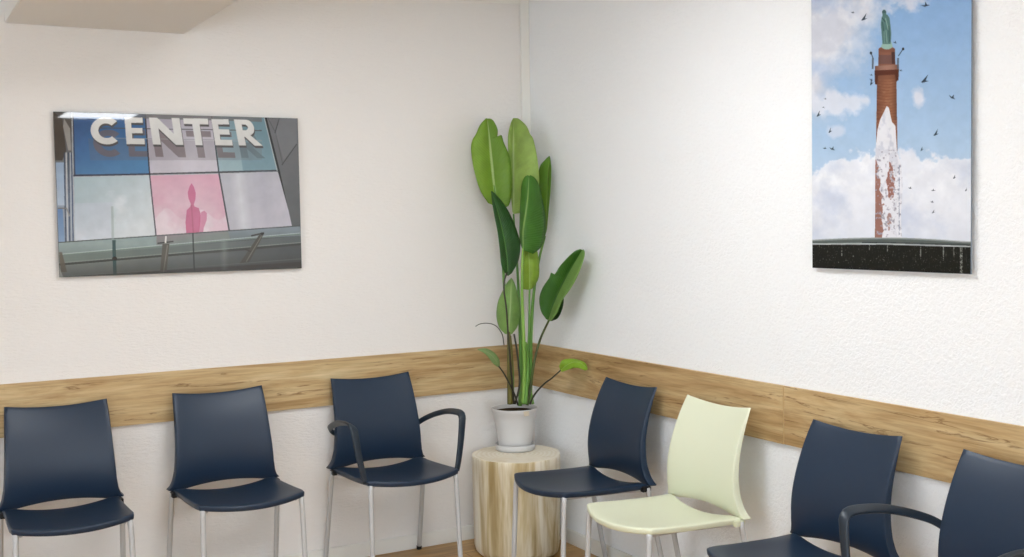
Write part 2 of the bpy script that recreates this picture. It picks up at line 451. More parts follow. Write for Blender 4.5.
bm = boxes(((-.0135, -.0008, -.011), (.0135, .0008, .011)), bev=.0006)
o = obj('sticker', bm, mat('beige_paper_sticker', hexc('CBBFA9'), .7, .2), POT); o['label'] = 'small faded beige sticker near the pot rim'
_d = (RV*.50 + DV*.86).normalized()
o.location = _d*.1035 + Vector((0, 0, HP-.015)); o.rotation_euler = (math.radians(-7), 0, math.atan2(_d.y, _d.x)+math.pi/2)

# ---------------------------------------------------------------- the plant
LEAVES = {
 'L1': ([(-0.0626, -0.02, 1.0947), (-0.0744, -0.03, 1.1937), (-0.0837, -0.04, 1.3061), (-0.091, -0.05, 1.4053), (-0.1012, -0.08, 1.4953)],
   [(-0.1022, 0.0, 1.1131), (-0.1363, 0.02, 1.1711), (-0.161, 0.03, 1.2597), (-0.1733, 0.01, 1.3494), (-0.1661, -0.0, 1.3943), (-0.1502, -0.01, 1.4213), (-0.1322, -0.03, 1.4626), (-0.1057, -0.08, 1.4967)],
   [(-0.0357, -0.02, 1.0943), (-0.0086, -0.02, 1.1028), (0.0062, -0.02, 1.1785), (0.0016, -0.03, 1.3041), (-0.0262, -0.04, 1.3812), (-0.0378, -0.05, 1.4178), (-0.056, -0.05, 1.4025), (-0.0536, -0.06, 1.4412), (-0.0697, -0.07, 1.4804), (-0.0832, -0.08, 1.4936)]),
 'L2': ([(0.0109, -0.05, 1.0622), (0.0106, -0.06, 1.1705), (0.0117, -0.07, 1.2835), (0.0146, -0.08, 1.3966), (0.0209, -0.12, 1.498)],
   [(0.0066, -0.05, 1.0713), (0.0011, -0.055, 1.1481), (0.0012, -0.06, 1.2517), (-0.0081, -0.06, 1.3418), (-0.0077, -0.07, 1.4143), (0.0045, -0.09, 1.4696), (0.0164, -0.12, 1.4981)],
   [(0.0404, -0.06, 1.0663), (0.0947, -0.03, 1.1011), (0.1269, 0.0, 1.1893), (0.122, 0.0, 1.3005), (0.106, -0.02, 1.3909), (0.091, -0.03, 1.4186), (0.0764, -0.06, 1.4569), (0.0435, -0.1, 1.4923), (0.0278, -0.12, 1.4979)]),
 'L3': ([(0.1518, -0.06, 0.9604), (0.1604, -0.07, 1.0552), (0.167, -0.08, 1.1683), (0.1733, -0.09, 1.259), (0.1792, -0.1, 1.3227)],
   [(0.1301, -0.1, 0.9602), (0.1185, -0.12, 1.0561), (0.1206, -0.13, 1.1704), (0.1334, -0.12, 1.27), (0.1588, -0.11, 1.3055), (0.1769, -0.1, 1.3227)],
   [(0.161, -0.05, 0.992), (0.1693, -0.04, 1.0774), (0.1792, -0.04, 1.1671), (0.1845, -0.06, 1.2575), (0.1831, -0.09, 1.304), (0.1806, -0.1, 1.3227)]),
 'L4': ([(0.05, 0.05, 0.9018), (0.0491, 0.06, 0.9816), (0.0613, 0.07, 1.0564), (0.0735, 0.07, 1.131), (0.0823, 0.04, 1.2286)],
   [(0.0457, 0.05, 0.9063), (0.0355, 0.04, 0.955), (0.0369, 0.03, 1.0348), (0.0428, 0.04, 1.1233), (0.0483, 0.045, 1.1893), (0.0623, 0.04, 1.2245), (0.0779, 0.04, 1.2322)],
   [(0.0944, 0.03, 0.8826), (0.1311, 0.01, 0.9127), (0.1504, -0.01, 0.9656), (0.1518, -0.01, 1.0551), (0.1394, -0.0, 1.1356), (0.1266, 0.01, 1.189), (0.1089, 0.03, 1.2197), (0.0889, 0.04, 1.232)]),
 'L5': ([(-0.0183, 0.11, 0.7905), (-0.0232, 0.12, 0.8831), (-0.0369, 0.12, 0.9707), (-0.0551, 0.11, 1.0583), (-0.0843, 0.08, 1.1643)],
   [(-0.0248, 0.11, 0.795), (-0.0458, 0.13, 0.8357), (-0.053, 0.14, 0.9147), (-0.0605, 0.14, 0.9845), (-0.0744, 0.13, 1.063), (-0.0834, 0.1, 1.1245), (-0.0865, 0.08, 1.1621)],
   [(-0.0005, 0.1, 0.8029), (0.0291, 0.08, 0.8588), (0.0383, 0.07, 0.9246), (0.0248, 0.07, 0.9866), (-0.0005, 0.07, 1.0531), (-0.0304, 0.07, 1.1064), (-0.0606, 0.07, 1.1443), (-0.0821, 0.08, 1.1643)]),
 'L6': ([(0.0766, 0.0, 0.7205), (0.0778, 0.0, 0.7879), (0.0766, 0.0, 0.8552), (0.0734, -0.01, 0.9222), (0.0702, -0.02, 0.9893)],
   [(0.0452, 0.01, 0.7262), (0.0417, 0.02, 0.7895), (0.0427, 0.02, 0.8475), (0.0508, 0.01, 0.923), (0.0657, -0.02, 0.9894)],
   [(0.0928, -0.02, 0.728), (0.1186, -0.03, 0.7722), (0.122, -0.03, 0.8443), (0.1096, -0.03, 0.9166), (0.0792, -0.02, 0.9892)]),
 'L7': ([(-0.0208, 0.06, 0.5302), (-0.0152, 0.07, 0.5933), (-0.0096, 0.07, 0.6598), (-0.0064, 0.06, 0.7168), (-0.004, 0.04, 0.7779)],
   [(-0.0363, 0.06, 0.5304), (-0.0626, 0.04, 0.5602), (-0.0734, 0.03, 0.6132), (-0.0652, 0.03, 0.6712), (-0.0465, 0.035, 0.7159), (-0.0235, 0.04, 0.756), (-0.0053, 0.04, 0.7779)],
   [(-0.0052, 0.06, 0.5299), (0.0199, 0.04, 0.5632), (0.033, 0.03, 0.6203), (0.0286, 0.03, 0.6785), (0.0183, 0.035, 0.7282), (0.0055, 0.04, 0.7644), (-0.0027, 0.04, 0.7779)]),
 'L8': ([(0.1556, 0.0607, 0.5895), (0.1783, 0.076, 0.657), (0.2137, 0.104, 0.7378), (0.2569, 0.1405, 0.8221), (0.3031, 0.1872, 0.901)],
   [(0.1468, 0.0583, 0.5939), (0.1253, 0.055, 0.6296), (0.1187, 0.0538, 0.6831), (0.1331, 0.0734, 0.7329), (0.1617, 0.101, 0.7781), (0.1714, 0.1104, 0.8026), (0.1833, 0.1163, 0.7917), (0.2091, 0.1418, 0.8317), (0.2432, 0.1697, 0.8713), (0.2732, 0.1815, 0.8971), (0.2968, 0.1869, 0.9054)],
   [(0.1672, 0.1095, 0.5892), (0.1924, 0.153, 0.6276), (0.216, 0.1824, 0.686), (0.2517, 0.2185, 0.7396), (0.2812, 0.2423, 0.7961), (0.3056, 0.2416, 0.8598), (0.3132, 0.2171, 0.8931), (0.3093, 0.1936, 0.9041)]),
 'L8b': ([(0.1604, 0.047, 0.5837), (0.1823, 0.0683, 0.6164), (0.2042, 0.0895, 0.6531), (0.2173, 0.1023, 0.6847), (0.2226, 0.1073, 0.6982)],
   [(0.1519, 0.0385, 0.5966), (0.1654, 0.0573, 0.6425), (0.1917, 0.0827, 0.6838), (0.2131, 0.104, 0.7025), (0.2218, 0.1065, 0.7004)],
   [(0.1733, 0.0598, 0.5847), (0.1991, 0.0852, 0.5998), (0.2166, 0.1023, 0.6362), (0.2243, 0.1095, 0.6719), (0.2238, 0.1086, 0.6961)]),
 'L9': ([(0.2052, 0.12, 0.3711), (0.2327, 0.15, 0.3988), (0.2624, 0.17, 0.4139), (0.2922, 0.18, 0.4103), (0.3194, 0.19, 0.3871)],
   [(0.1989, 0.12, 0.3911), (0.212, 0.13, 0.4164), (0.2467, 0.14, 0.425), (0.2849, 0.16, 0.421), (0.3096, 0.18, 0.41), (0.3199, 0.19, 0.3892)],
   [(0.2112, 0.13, 0.3657), (0.2319, 0.16, 0.3772), (0.2615, 0.18, 0.389), (0.2869, 0.19, 0.3876), (0.3082, 0.195, 0.3792), (0.3194, 0.19, 0.384)]),
 'L10': ([(-0.0651, 0.1, 0.3887), (-0.0776, 0.12, 0.4181), (-0.0989, 0.13, 0.4461), (-0.1248, 0.13, 0.4642), (-0.1579, 0.12, 0.4702)],
   [(-0.0717, 0.1, 0.3889), (-0.0929, 0.13, 0.4108), (-0.1119, 0.14, 0.4387), (-0.1334, 0.14, 0.4589), (-0.1579, 0.12, 0.4689)],
   [(-0.0608, 0.09, 0.3918), (-0.0645, 0.1, 0.4242), (-0.088, 0.11, 0.4568), (-0.1207, 0.11, 0.4729), (-0.1565, 0.12, 0.4715)]),
}
STEMS = {
 'P1': ([(-0.0108, -0.0, 0.2072), (-0.0081, 0.0, 0.3613), (-0.0187, 0.01, 0.5251), (-0.0354, 0.01, 0.7231), (-0.0435, -0.01, 0.9018), (-0.0626, -0.02, 1.0947), (-0.0766, -0.03, 1.1937)], 0.0095, 0.0038),
 'P2': ([(0.0251, -0.01, 0.1958), (0.0325, -0.02, 0.3579), (0.0311, -0.03, 0.5384), (0.0275, -0.04, 0.7189), (0.0194, -0.05, 0.8996), (0.0109, -0.05, 1.0622)], 0.0095, 0.0038),
 'P3': ([(0.0704, -0.01, 0.2041), (0.0754, -0.02, 0.3571), (0.0805, -0.03, 0.5148), (0.0949, -0.04, 0.6951), (0.1226, -0.05, 0.8526), (0.1518, -0.06, 0.9604)], 0.01, 0.0045),
 'P4': ([(0.0386, 0.02, 0.2095), (0.0478, 0.03, 0.3642), (0.0459, 0.04, 0.5225), (0.0426, 0.05, 0.7242), (0.0462, 0.05, 0.8575), (0.0502, 0.05, 0.9106)], 0.0105, 0.0048),
 'P5': ([(-0.0018, 0.05, 0.2151), (-0.0125, 0.08, 0.3719), (-0.0211, 0.1, 0.5076), (-0.0275, 0.12, 0.6419), (-0.0369, 0.12, 0.7299), (-0.0316, 0.115, 0.7822), (-0.018, 0.11, 0.8081)], 0.0045, 0.0035),
 'P6': ([(0.0838, 0.0, 0.2055), (0.0616, 0.0, 0.36), (0.0714, 0.0, 0.5406), (0.0767, -0.0, 0.725)], 0.006, 0.004),
 'P7': ([(-0.0197, 0.04, 0.2138), (-0.02, 0.05, 0.3232), (-0.0202, 0.06, 0.4364), (-0.0197, 0.06, 0.5391)], 0.0125, 0.0075),
 'P13': ([(-0.0108, 0.03, 0.212), (-0.0111, 0.04, 0.3216), (-0.0092, 0.04, 0.4294), (-0.0143, 0.05, 0.5201)], 0.009, 0.006),
 'P14': ([(0.0475, 0.03, 0.211), (0.0579, 0.03, 0.2965), (0.064, 0.02, 0.3852), (0.0567, 0.03, 0.4899)], 0.01, 0.003),
 'P8': ([(0.0565, 0.02, 0.2047), (0.0759, 0.02, 0.2947), (0.0885, 0.03, 0.386), (0.1194, 0.03, 0.4978), (0.16, 0.06, 0.5894)], 0.007, 0.0045),
 'P9': ([(0.0696, 0.05, 0.2139), (0.0921, 0.08, 0.263), (0.1322, 0.1, 0.3098), (0.1676, 0.11, 0.3372), (0.2074, 0.12, 0.3733)], 0.0045, 0.003),
 'P10': ([(0.016, 0.04, 0.2087), (-0.001, 0.07, 0.2676), (-0.0287, 0.09, 0.329), (-0.0479, 0.1, 0.3663), (-0.0672, 0.1, 0.3932)], 0.0045, 0.003),
 'P11': ([(0.0027, 0.05, 0.215), (0.0241, 0.06, 0.3014), (0.0212, 0.06, 0.391), (0.0137, 0.06, 0.4671), (0.0036, 0.05, 0.5287)], 0.0045, 0.004),
 'P12': ([(-0.0416, 0.06, 0.4815), (-0.0495, 0.08, 0.5327), (-0.0751, 0.1, 0.5705), (-0.1098, 0.11, 0.5839), (-0.1448, 0.12, 0.5824), (-0.1644, 0.13, 0.5727)], 0.0025, 0.0015),
}
def leaf_mat(name, top, vein, trans=.35, rough=.38, half=None):
    m = mat(name, hexc(top), rough, .45)
    u = N(m, 'ShaderNodeUVMap'); sp = N(m, 'ShaderNodeSeparateXYZ'); K(m, u.outputs[0], sp.inputs[0])
    # v runs along the leaf, u across (-1..1 stored 0..1); side veins sweep forward from the midrib
    ab = N(m, 'ShaderNodeMath', operation='SUBTRACT'); K(m, sp.outputs[0], ab.inputs[0]); ab.inputs[1].default_value = .5
    ab2 = N(m, 'ShaderNodeMath', operation='ABSOLUTE'); K(m, ab.outputs[0], ab2.inputs[0])
    ph = N(m, 'ShaderNodeMath', operation='MULTIPLY_ADD'); K(m, ab2.outputs[0], ph.inputs[0]); ph.inputs[1].default_value = -.25; K(m, sp.outputs[1], ph.inputs[2])
    sn = N(m, 'ShaderNodeMath', operation='MULTIPLY'); K(m, ph.outputs[0], sn.inputs[0]); sn.inputs[1].default_value = 210
    s2 = N(m, 'ShaderNodeMath', operation='SINE'); K(m, sn.outputs[0], s2.inputs[0])
    v = coords(m); n = noise(m, v, 14, 3, .6)
    base = mixc(m, ramp(m, n, [(.35, (0, 0, 0)), (.7, (1, 1, 1))]), tuple(x*.86 for x in hexc(top)), tuple(min(1, x*1.15) for x in hexc(top)))
    if half:                                  # right half of the blade takes a second colour
        base = mixc(m, ramp(m, sp.outputs[0], [(.49, (0, 0, 0)), (.51, (1, 1, 1))]), base, hexc(half))
    mr = ramp(m, ab2.outputs[0], [(0, (1, 1, 1)), (.022, (.85, .85, .85)), (.04, (0, 0, 0))])
    c = mixc(m, mr, base, hexc(vein))
    K(m, c, BS(m).inputs['Base Color']); bump(m, s2.outputs[0], .45, .0016)
    # thin leaf: let light through
    tr = N(m, 'ShaderNodeBsdfTranslucent'); K(m, c, tr.inputs['Color'])
    mx = N(m, 'ShaderNodeMixShader'); mx.inputs[0].default_value = trans
    out = m.node_tree.nodes['Material Output']
    K(m, BS(m).outputs[0], mx.inputs[1]); K(m, tr.outputs[0], mx.inputs[2]); K(m, mx.outputs[0], out.inputs['Surface'])
    return m
LM = {'L1': leaf_mat('fresh_green_leaf', '90B640', 'BAD088', half='7CA43A'), 'L2': leaf_mat('bright_lime_leaf', 'A8C468', 'C4D892', .42),
      'L3': leaf_mat('mid_green_leaf', '70A02E', '9CBE60'), 'L4': leaf_mat('deep_green_leaf', '4C8428', '8CB25C'),
      'L5': leaf_mat('dark_green_leaf', '2F5C24', '5A8A44'), 'L6': leaf_mat('yellow_green_leaf', '9CBE42', 'B2CC6A'),
      'L7': leaf_mat('soft_green_leaf', '8CB260', 'B2CC8A'), 'L8': leaf_mat('folded_green_leaf', '44782A', '3A6A22', half='86AE5C'),
      'L8b': leaf_mat('dark_under_leaf', '274E1E', '3C6A2E'), 'L9': leaf_mat('small_bright_leaf', '98C038', 'B8D470'),
      'L10': leaf_mat('small_pale_leaf', '90AC6C', 'A4B884')}
def stem_mat(name, c0, c1):
    m = mat(name, hexc(c0), .45, .4); n = noise(m, coords(m, (40, 40, 3)), 1, 4, .6)
    K(m, ramp(m, n, [(.35, hexc(c1)), (.65, hexc(c0))]), BS(m).inputs['Base Color']); return m
SG = stem_mat('green_petiole', '74A24A', '568838'); SB = stem_mat('brownish_green_stalk', '77703A', '4E4A22'); SD = stem_mat('dark_thin_petiole', '3A3A2A', '2A2620')
SM = {'P1': SG, 'P2': SG, 'P3': SG, 'P4': stem_mat('light_green_petiole', '94BC58', '6E9C40'), 'P5': SD, 'P6': SG, 'P7': SB, 'P8': stem_mat('dark_olive_petiole', '5C7238', '3A3A26'), 'P9': SD, 'P10': SD, 'P11': SD, 'P12': SD, 'P13': SB, 'P14': SG}
PLANT = thing('potted_plant', 'tall banana-leaved green plant growing in the grey pot in the corner', 'plant', (PX, PY, PZ))
def wpt(p): return RV*p[0] + DV*p[1] + Vector((0, 0, p[2]))
for k, (mid, left, right) in LEAVES.items():
    n = 60; m_ = catmull(mid, n); l_ = catmull(left, n); r_ = catmull(right, n)
    bm = bmesh.new(); uvl = bm.loops.layers.uv.new('UVMap'); H = 6; G = []; UV = {}
    for j in range(n):
        a, b, c = (Vector(q) for q in (l_[j], m_[j], r_[j])); row = []
        for i in range(-H, H+1):
            s = abs(i)/H; e = a if i < 0 else c
            p = b.lerp(e, s)
            # gentle belly of each half and fine pleating along the side veins
            wdt = (e-b).length
            p.y += wdt*.16*math.sin(math.pi*s) + .0012*s*math.sin(j*1.3+s*2)
            v = bm.verts.new(wpt(p)); UV[v] = (.5+.5*i/H, j/(n-1)); row.append(v)
        G.append(row)
    for a, b in zip(G, G[1:]):
        for i in range(2*H):
            f = bm.faces.new((a[i], a[i+1], b[i+1], b[i]))
    bm.normal_update()
    for f in bm.faces:
        for lp in f.loops: lp[uvl].uv = UV[lp.vert]
    me = bpy.data.meshes.new('leaf'); bm.to_mesh(me); bm.free()
    o = link('leaf', me, LM[k], PLANT, True); add_mod(o, 'SOLIDIFY', thickness=.0009, offset=0)
for k, (pts, r0, r1) in STEMS.items():
    n = 36; P = [wpt(p) for p in catmull(pts, n)]
    bm = bmesh.new(); tube(bm, P, [r0+(r1-r0)*i/(n-1) for i in range(n)], 10); obj('stalk' if k != 'P12' else 'dry_tendril', bm, SM[k], PLANT, True)

# ---------------------------------------------------------------- wall pictures: prints rasterised into vertex colours of a fine grid
def homog(src, dst):
    A = []; b = []
    for (x, y), (X, Y) in zip(src, dst):
        A += [[x, y, 1, 0, 0, 0, -X*x, -X*y], [0, 0, 0, x, y, 1, -Y*x, -Y*y]]; b += [X, Y]
    return np.append(np.linalg.solve(np.array(A, float), np.array(b, float)), 1).reshape(3, 3)
class Canvas:
    """drawing in design coordinates; each sample of the print looks up the drawing"""
    def __init__(s, w, h, corners, ss=2):
        s.w, s.h, s.ss = w, h, ss
        W, H = w*ss, h*ss
        Hm = homog([(0, 0), (1, 0), (1, 1), (0, 1)], corners)
        gx, gy = np.meshgrid((np.arange(W)+.5)/W, (np.arange(H)+.5)/H)
        q = np.stack([gx, gy, np.ones_like(gx)], -1) @ Hm.T
        s.X, s.Y = q[..., 0]/q[..., 2], q[..., 1]/q[..., 2]
        s.u, s.v = gx, gy
        s.img = np.zeros((H, W, 3))
    def inside(s, poly):
        X, Y = s.X, s.Y; r = np.zeros(X.shape, bool); n = len(poly)
        for i in range(n):
            x0, y0 = poly[i]; x1, y1 = poly[(i+1) % n]
            if y0 == y1: continue
            c = ((y0 > Y) != (y1 > Y)) & (X < (x1-x0)*(Y-y0)/(y1-y0)+x0); r ^= c
        return r
    def fill(s, poly, col, a=1.0, col2=None, axis=None):
        m = s.inside(poly); s.paint(m, col, a, col2, axis)
    def paint(s, m, col, a=1.0, col2=None, axis=None):
        c = np.array([int(col[i:i+2], 16)/255 for i in (0, 2, 4)])
        if col2:
            d = np.array([int(col2[i:i+2], 16)/255 for i in (0, 2, 4)])
            (x0, y0), (x1, y1) = axis; L = (x1-x0)**2+(y1-y0)**2
            t = np.clip(((s.X-x0)*(x1-x0)+(s.Y-y0)*(y1-y0))/L, 0, 1)[..., None]; c = c*(1-t)+d*t
        al = (np.asarray(m, float)*a)[..., None]
        s.img = s.img*(1-al) + c*al
    def line(s, p, q, w, col, a=1.0):
        (x0, y0), (x1, y1) = p, q; L = math.hypot(x1-x0, y1-y0); nx, ny = -(y1-y0)/L*w/2, (x1-x0)/L*w/2
        s.fill([(x0+nx, y0+ny), (x1+nx, y1+ny), (x1-nx, y1-ny), (x0-nx, y0-ny)], col, a)
    def ell(s, cx, cy, rx, ry, col, a=1.0):
        s.paint(((s.X-cx)/rx)**2+((s.Y-cy)/ry)**2 < 1, col, a)
    def fbm(s, scale, seed, octs=5, sx=1, sy=1):
        rng = np.random.RandomState(seed); out = np.zeros(s.X.shape); amp = 1; tot = 0
        for o in range(octs):
            g = rng.rand(64, 64); x = (s.X*sx*scale*2**o) % 64; y = (s.Y*sy*scale*2**o) % 64
            xi, yi = x.astype(int), y.astype(int); fx, fy = x-xi, y-yi; fx = fx*fx*(3-2*fx); fy = fy*fy*(3-2*fy)
            x1, y1 = (xi+1) % 64, (yi+1) % 64; xi %= 64; yi %= 64
            out += amp*((g[yi, xi]*(1-fx)+g[yi, x1]*fx)*(1-fy)+(g[y1, xi]*(1-fx)+g[y1, x1]*fx)*fy); tot += amp; amp *= .55
        return out/tot
    def result(s, sat=1.0, grime=0.0):
        g = s.img @ np.array([.3, .59, .11]); im = g[..., None]*(1-sat) + s.img*sat     # ink saturation
        im = im*(1+(s.fbm(.12, 91, 5)-.5)[..., None]*grime)
        k = s.ss; return np.clip(im.reshape(s.h, k, s.w, k, 3).mean((1, 3)), 0, 1)
def print_mesh(name, img, W, H, gain, rough, parent, at, ax, spec=.5):
    """grid of h*w coloured cells; at(u, v) -> local position"""
    h, w, _ = img.shape
    c = np.where(img <= .04045, img/12.92, ((img+.055)/1.055)**2.4)*gain
    c = np.clip(c, 0, .95)
    us = np.arange(w+1)/w; vs = np.arange(h+1)/h
    V = np.array([at(u, v) for v in vs for u in us], dtype=np.float32)
    idx = np.arange((h+1)*(w+1)).reshape(h+1, w+1)
    F = np.stack([idx[:-1, :-1], idx[1:, :-1], idx[1:, 1:], idx[:-1, 1:]], -1).reshape(-1, 4)
    me = bpy.data.meshes.new(name); me.from_pydata(V.tolist(), [], F.tolist())
    at_ = me.color_attributes.new('ink', 'FLOAT_COLOR', 'CORNER')
    cc = np.concatenate([c, np.ones((h, w, 1))], -1).reshape(-1, 4).repeat(4, 0).astype(np.float32)
    at_.data.foreach_set('color', cc.ravel())
    m = mat(name+'_ink', (1, 1, 1), rough, spec); n = N(m, 'ShaderNodeVertexColor', layer_name='ink')
    K(m, n.outputs[0], BS(m).inputs['Base Color'])
    return link(name, me, m, parent)

# --- left: acrylic-fronted photograph of a glass facade with big letters
c = Canvas(440, 288, [(53.5, 111.2), (297.8, 118.5), (301.6, 268.5), (58.6, 277.2)], 3)
c.paint(np.ones(c.X.shape), '5B5A58')
def panel(p, a, b, ax, al=1): c.fill(p, a, al, b, ax)
# upper row of glass panes
panel([(72, 108), (146, 110), (149, 174), (74, 174)], '28548F', '4680B6', ((90, 120), (110, 175)))
panel([(146, 110), (214, 114), (218, 172), (149, 174)], 'A9A4B4', 'C6C0CC', ((150, 120), (160, 172)))
panel([(213, 112), (266, 114), (279, 171), (218, 172)], '7093A2', '98B4BE', ((250, 120), (222, 171)))
panel([(236, 114), (264, 116), (277, 170), (243, 171)], '5F8493', '6B91A0', ((250, 120), (250, 170)), .7)
# shade band behind the letters
c.fill([(88, 138), (262, 142), (262, 160), (90, 160)], '6A6468', .25)
# lower row
panel([(73, 176), (150, 175), (156, 237), (73, 242)], 'A3BAC4', 'D2DADF', ((80, 178), (130, 238)))
panel([(149, 175), (220, 172), (229, 232), (156, 237)], 'D9A2B8', 'DCC4CF', ((180, 176), (170, 235)))
panel([(218, 172), (279, 170), (294, 227), (229, 232)], 'B4B4C0', 'BEBBC8', ((230, 176), (280, 225)))
f = c.fbm(.05, 3)
lowA = c.inside([(73, 176), (150, 175), (156, 237), (73, 242)])
c.paint(lowA*np.clip((f-.45)*4, 0, 1)*(c.Y > 190), 'DDE3EA', .65)
c.paint(c.inside([(74, 203), (112, 202), (112, 240), (74, 242)]), 'C9CCE0', .35)
lowC = c.inside([(218, 172), (279, 170), (294, 227), (229, 232)])
c.paint(lowC*np.clip(1-abs(c.X-238-(c.Y-175)*.12)/9, 0, 1), 'D4D7DC', .75)
lowB = c.inside([(149, 175), (220, 172), (229, 232), (156, 237)])
c.paint(lowB*np.clip((c.Y-218-6*np.sin(c.X*.18)+f*8)*.5, 0, 1), 'E3D3DB', .75)
c.paint(lowB*np.clip((f-.5)*5, 0, 1), 'D093AC', .3)
# pink silhouette seen in the middle pane
S = 'C4527F'
c.fill([(191.5, 183), (194, 187), (195.6, 193), (195.3, 199), (193.6, 204.5), (194.5, 206.5), (198.5, 208), (200.3, 213), (199.6, 226), (198.5, 232.5), (186, 234.5), (185.2, 222), (186.5, 210), (190, 206.5), (190.6, 204), (188.2, 198), (187.6, 192), (189.5, 186)], S, .82)
c.fill([(199, 219), (201, 212), (204, 210.5), (206.8, 213), (206.5, 220), (203.5, 228), (203, 232.2), (198.5, 232.6)], S, .6)
# dark frame left, mirrored sky
panel([(53, 110), (73, 110), (74, 245), (57, 245)], '4A4744', '8C98A8', ((60, 130), (60, 200)))
c.fill([(54, 112), (62, 118), (66, 150), (62, 160), (55, 160)], '3A3028', .85)
c.fill([(64, 118), (70, 128), (71, 150), (68, 150), (63, 126)], 'A8A4A0', .7)
panel([(55.5, 162), (64, 162), (65, 205), (57, 205)], '8DA6C6', 'A9BCD2', ((60, 162), (60, 205)))
panel([(57, 208), (62, 208), (64, 242), (58, 242)], '5D83B8', '7F9EC4', ((60, 208), (60, 242)))
for x0, x1, col in ((64, 65, '2E3A50'), (66, 67, 'C4C9CE'), (68.2, 69, '32415A'), (70, 71, 'A7B4C2'), (71.5, 72.4, '2A3E64')):
    c.line((x0, 152), (x1, 242), 1.1, col, .9)
c.line((57, 208), (66, 208), 1.2, '6E6E6E'); c.line((66, 208), (69, 216), 1.2, '8A8A8A')
c.line((72, 110), (73.5, 242), 1.1, 'AEB4BA', .9); c.line((73.3, 110), (74.6, 176), .9, '23304C', .8)
# joints of the panes
for p, q, w_, col in (((73, 175.2), (149, 173.9), 1.8, '30384A'), ((149, 173.9), (279, 170.6), 1.8, '3E4248'), ((73, 176.6), (279, 172.2), .8, 'B9BDC2'),
                      ((145, 110), (149.5, 175), 1.3, '30303C'), ((149.5, 175), (156.3, 243), 1.3, '4A4650'),
                      ((211.5, 113), (218.8, 172), 1.3, '2E3A40'), ((218.8, 172), (230, 236), 1.5, '3B3F46'),
                      ((265, 114), (279, 171), 2.0, '22262A'), ((279, 171), (294.5, 228), 2.2, '22262A'), ((263.6, 114), (277.4, 171), .8, 'AEB8BC')):
    c.line(p, q, w_, col)
# grey cladding on the right
panel([(266, 113), (300, 115), (303, 272), (295, 240), (280, 171)], '6A6B6F', '595D60', ((270, 120), (300, 230)))
c.line((281, 114), (275, 133), .9, '35373A', .8); c.line((297, 144), (282, 165), .9, '35373A', .8); c.line((268, 118), (276, 133), .7, '4B4D50', .8)
c.line((276, 133), (283, 165), .8, '4B4D50', .7); c.fill([(280, 116), (297, 117), (297, 143), (284, 160), (276, 134)], '7A7C82', .45)
# letters with their thickness and cast shadow
def outline(ch):
    if ch == 'C':
        o = []; cx, cy = .52, .5
        for k in range(25):
            a = math.radians(46+268*k/24); o.append((cx+.50*math.cos(a), cy-.5*math.sin(a)))
        for k in range(25):
            a = math.radians(314-268*k/24); o.append((cx+.25*math.cos(a), cy-.27*math.sin(a)))
        o = [(min(x, .9)*1.09-.02, y) for x, y in o]; return [o], []
    if ch == 'E': return [[(0, 0), (.95, 0), (.95, .2), (.33, .2), (.33, .39), (.9, .39), (.9, .59), (.33, .59), (.33, .79), (.97, .79), (.97, 1), (0, 1)]], []
    if ch == 'N': return [[(0, 0), (.27, 0), (.74, .6), (.74, 0), (1, 0), (1, 1), (.75, 1), (.26, .4), (.26, 1), (0, 1)]], []
    if ch == 'T': return [[(0, 0), (1, 0), (1, .21), (.64, .21), (.66, 1), (.36, 1), (.34, .21), (0, .21)]], []
    if ch == 'R':
        o = [(0, 0), (.52, 0)] + [(.52+.27*math.cos(math.radians(a)), .3-.3*math.sin(math.radians(a))) for a in range(80, -81, -10)] + [(.58, .61), (1, 1), (.66, 1), (.34, .68), (.3, .66), (.3, 1), (0, 1)]
        hole = [(.29, .19), (.45, .19), (.52, .25), (.53, .31), (.5, .37), (.43, .41), (.29, .41)]
        return [o], [hole]
LET = [  # letter, quad tl tr br bl
 ('C', [(90, 116.5), (119, 117), (120, 144.5), (91, 143.5)]), ('E', [(124.5, 117), (143.5, 117.3), (145.5, 144), (126.5, 143.8)]),
 ('N', [(149, 117.2), (179.5, 117.8), (183.5, 144.7), (153, 144.1)]), ('T', [(183.2, 118), (208, 118.5), (211, 145.3), (187, 144.7)]),
 ('E', [(211.5, 118.8), (229.5, 119.2), (233.5, 145.3), (215.5, 145)]), ('R', [(234, 119.3), (257.5, 120), (263, 145.8), (239, 145.3)])]
def lmask(ch, quad, dx=0, dy=0):
    Hm = homog([(0, 0), (1, 0), (1, 1), (0, 1)], quad); P, Hh = outline(ch)
    def tr(pl):
        q = np.array([(x, y, 1) for x, y in pl]) @ Hm.T; return [(a/w_+dx, b/w_+dy) for a, b, w_ in q]
    m = np.zeros(c.X.shape, bool)
    for p in P: m |= c.inside(tr(p))
    for p in Hh: m &= ~c.inside(tr(p))
    return m
c.paint(np.ones(c.X.shape)*(c.Y < 115.5+(c.X-53)*.03)*(c.X > 72)*(c.X < 262), '6A6A6C', .8)
for ch, q in LET: c.paint(lmask(ch, q, 2.6, 12.5), '6B5B5E' if ch != 'R' else '5C6E78', .72)
c.line((95, 127.5), (262, 130.5), .9, '4A4A4C', .9); c.line((95, 137.5), (262, 140.5), .9, '8F9094', .8)
for ch, q in LET:
    for d in np.linspace(2.2, .4, 6): c.paint(lmask(ch, q, d*.3, d), '4C4A4B')
for ch, q in LET: c.paint(lmask(ch, q), 'E2E2E0', 1, 'D2D2D0', ((90, 118), (90, 146)))
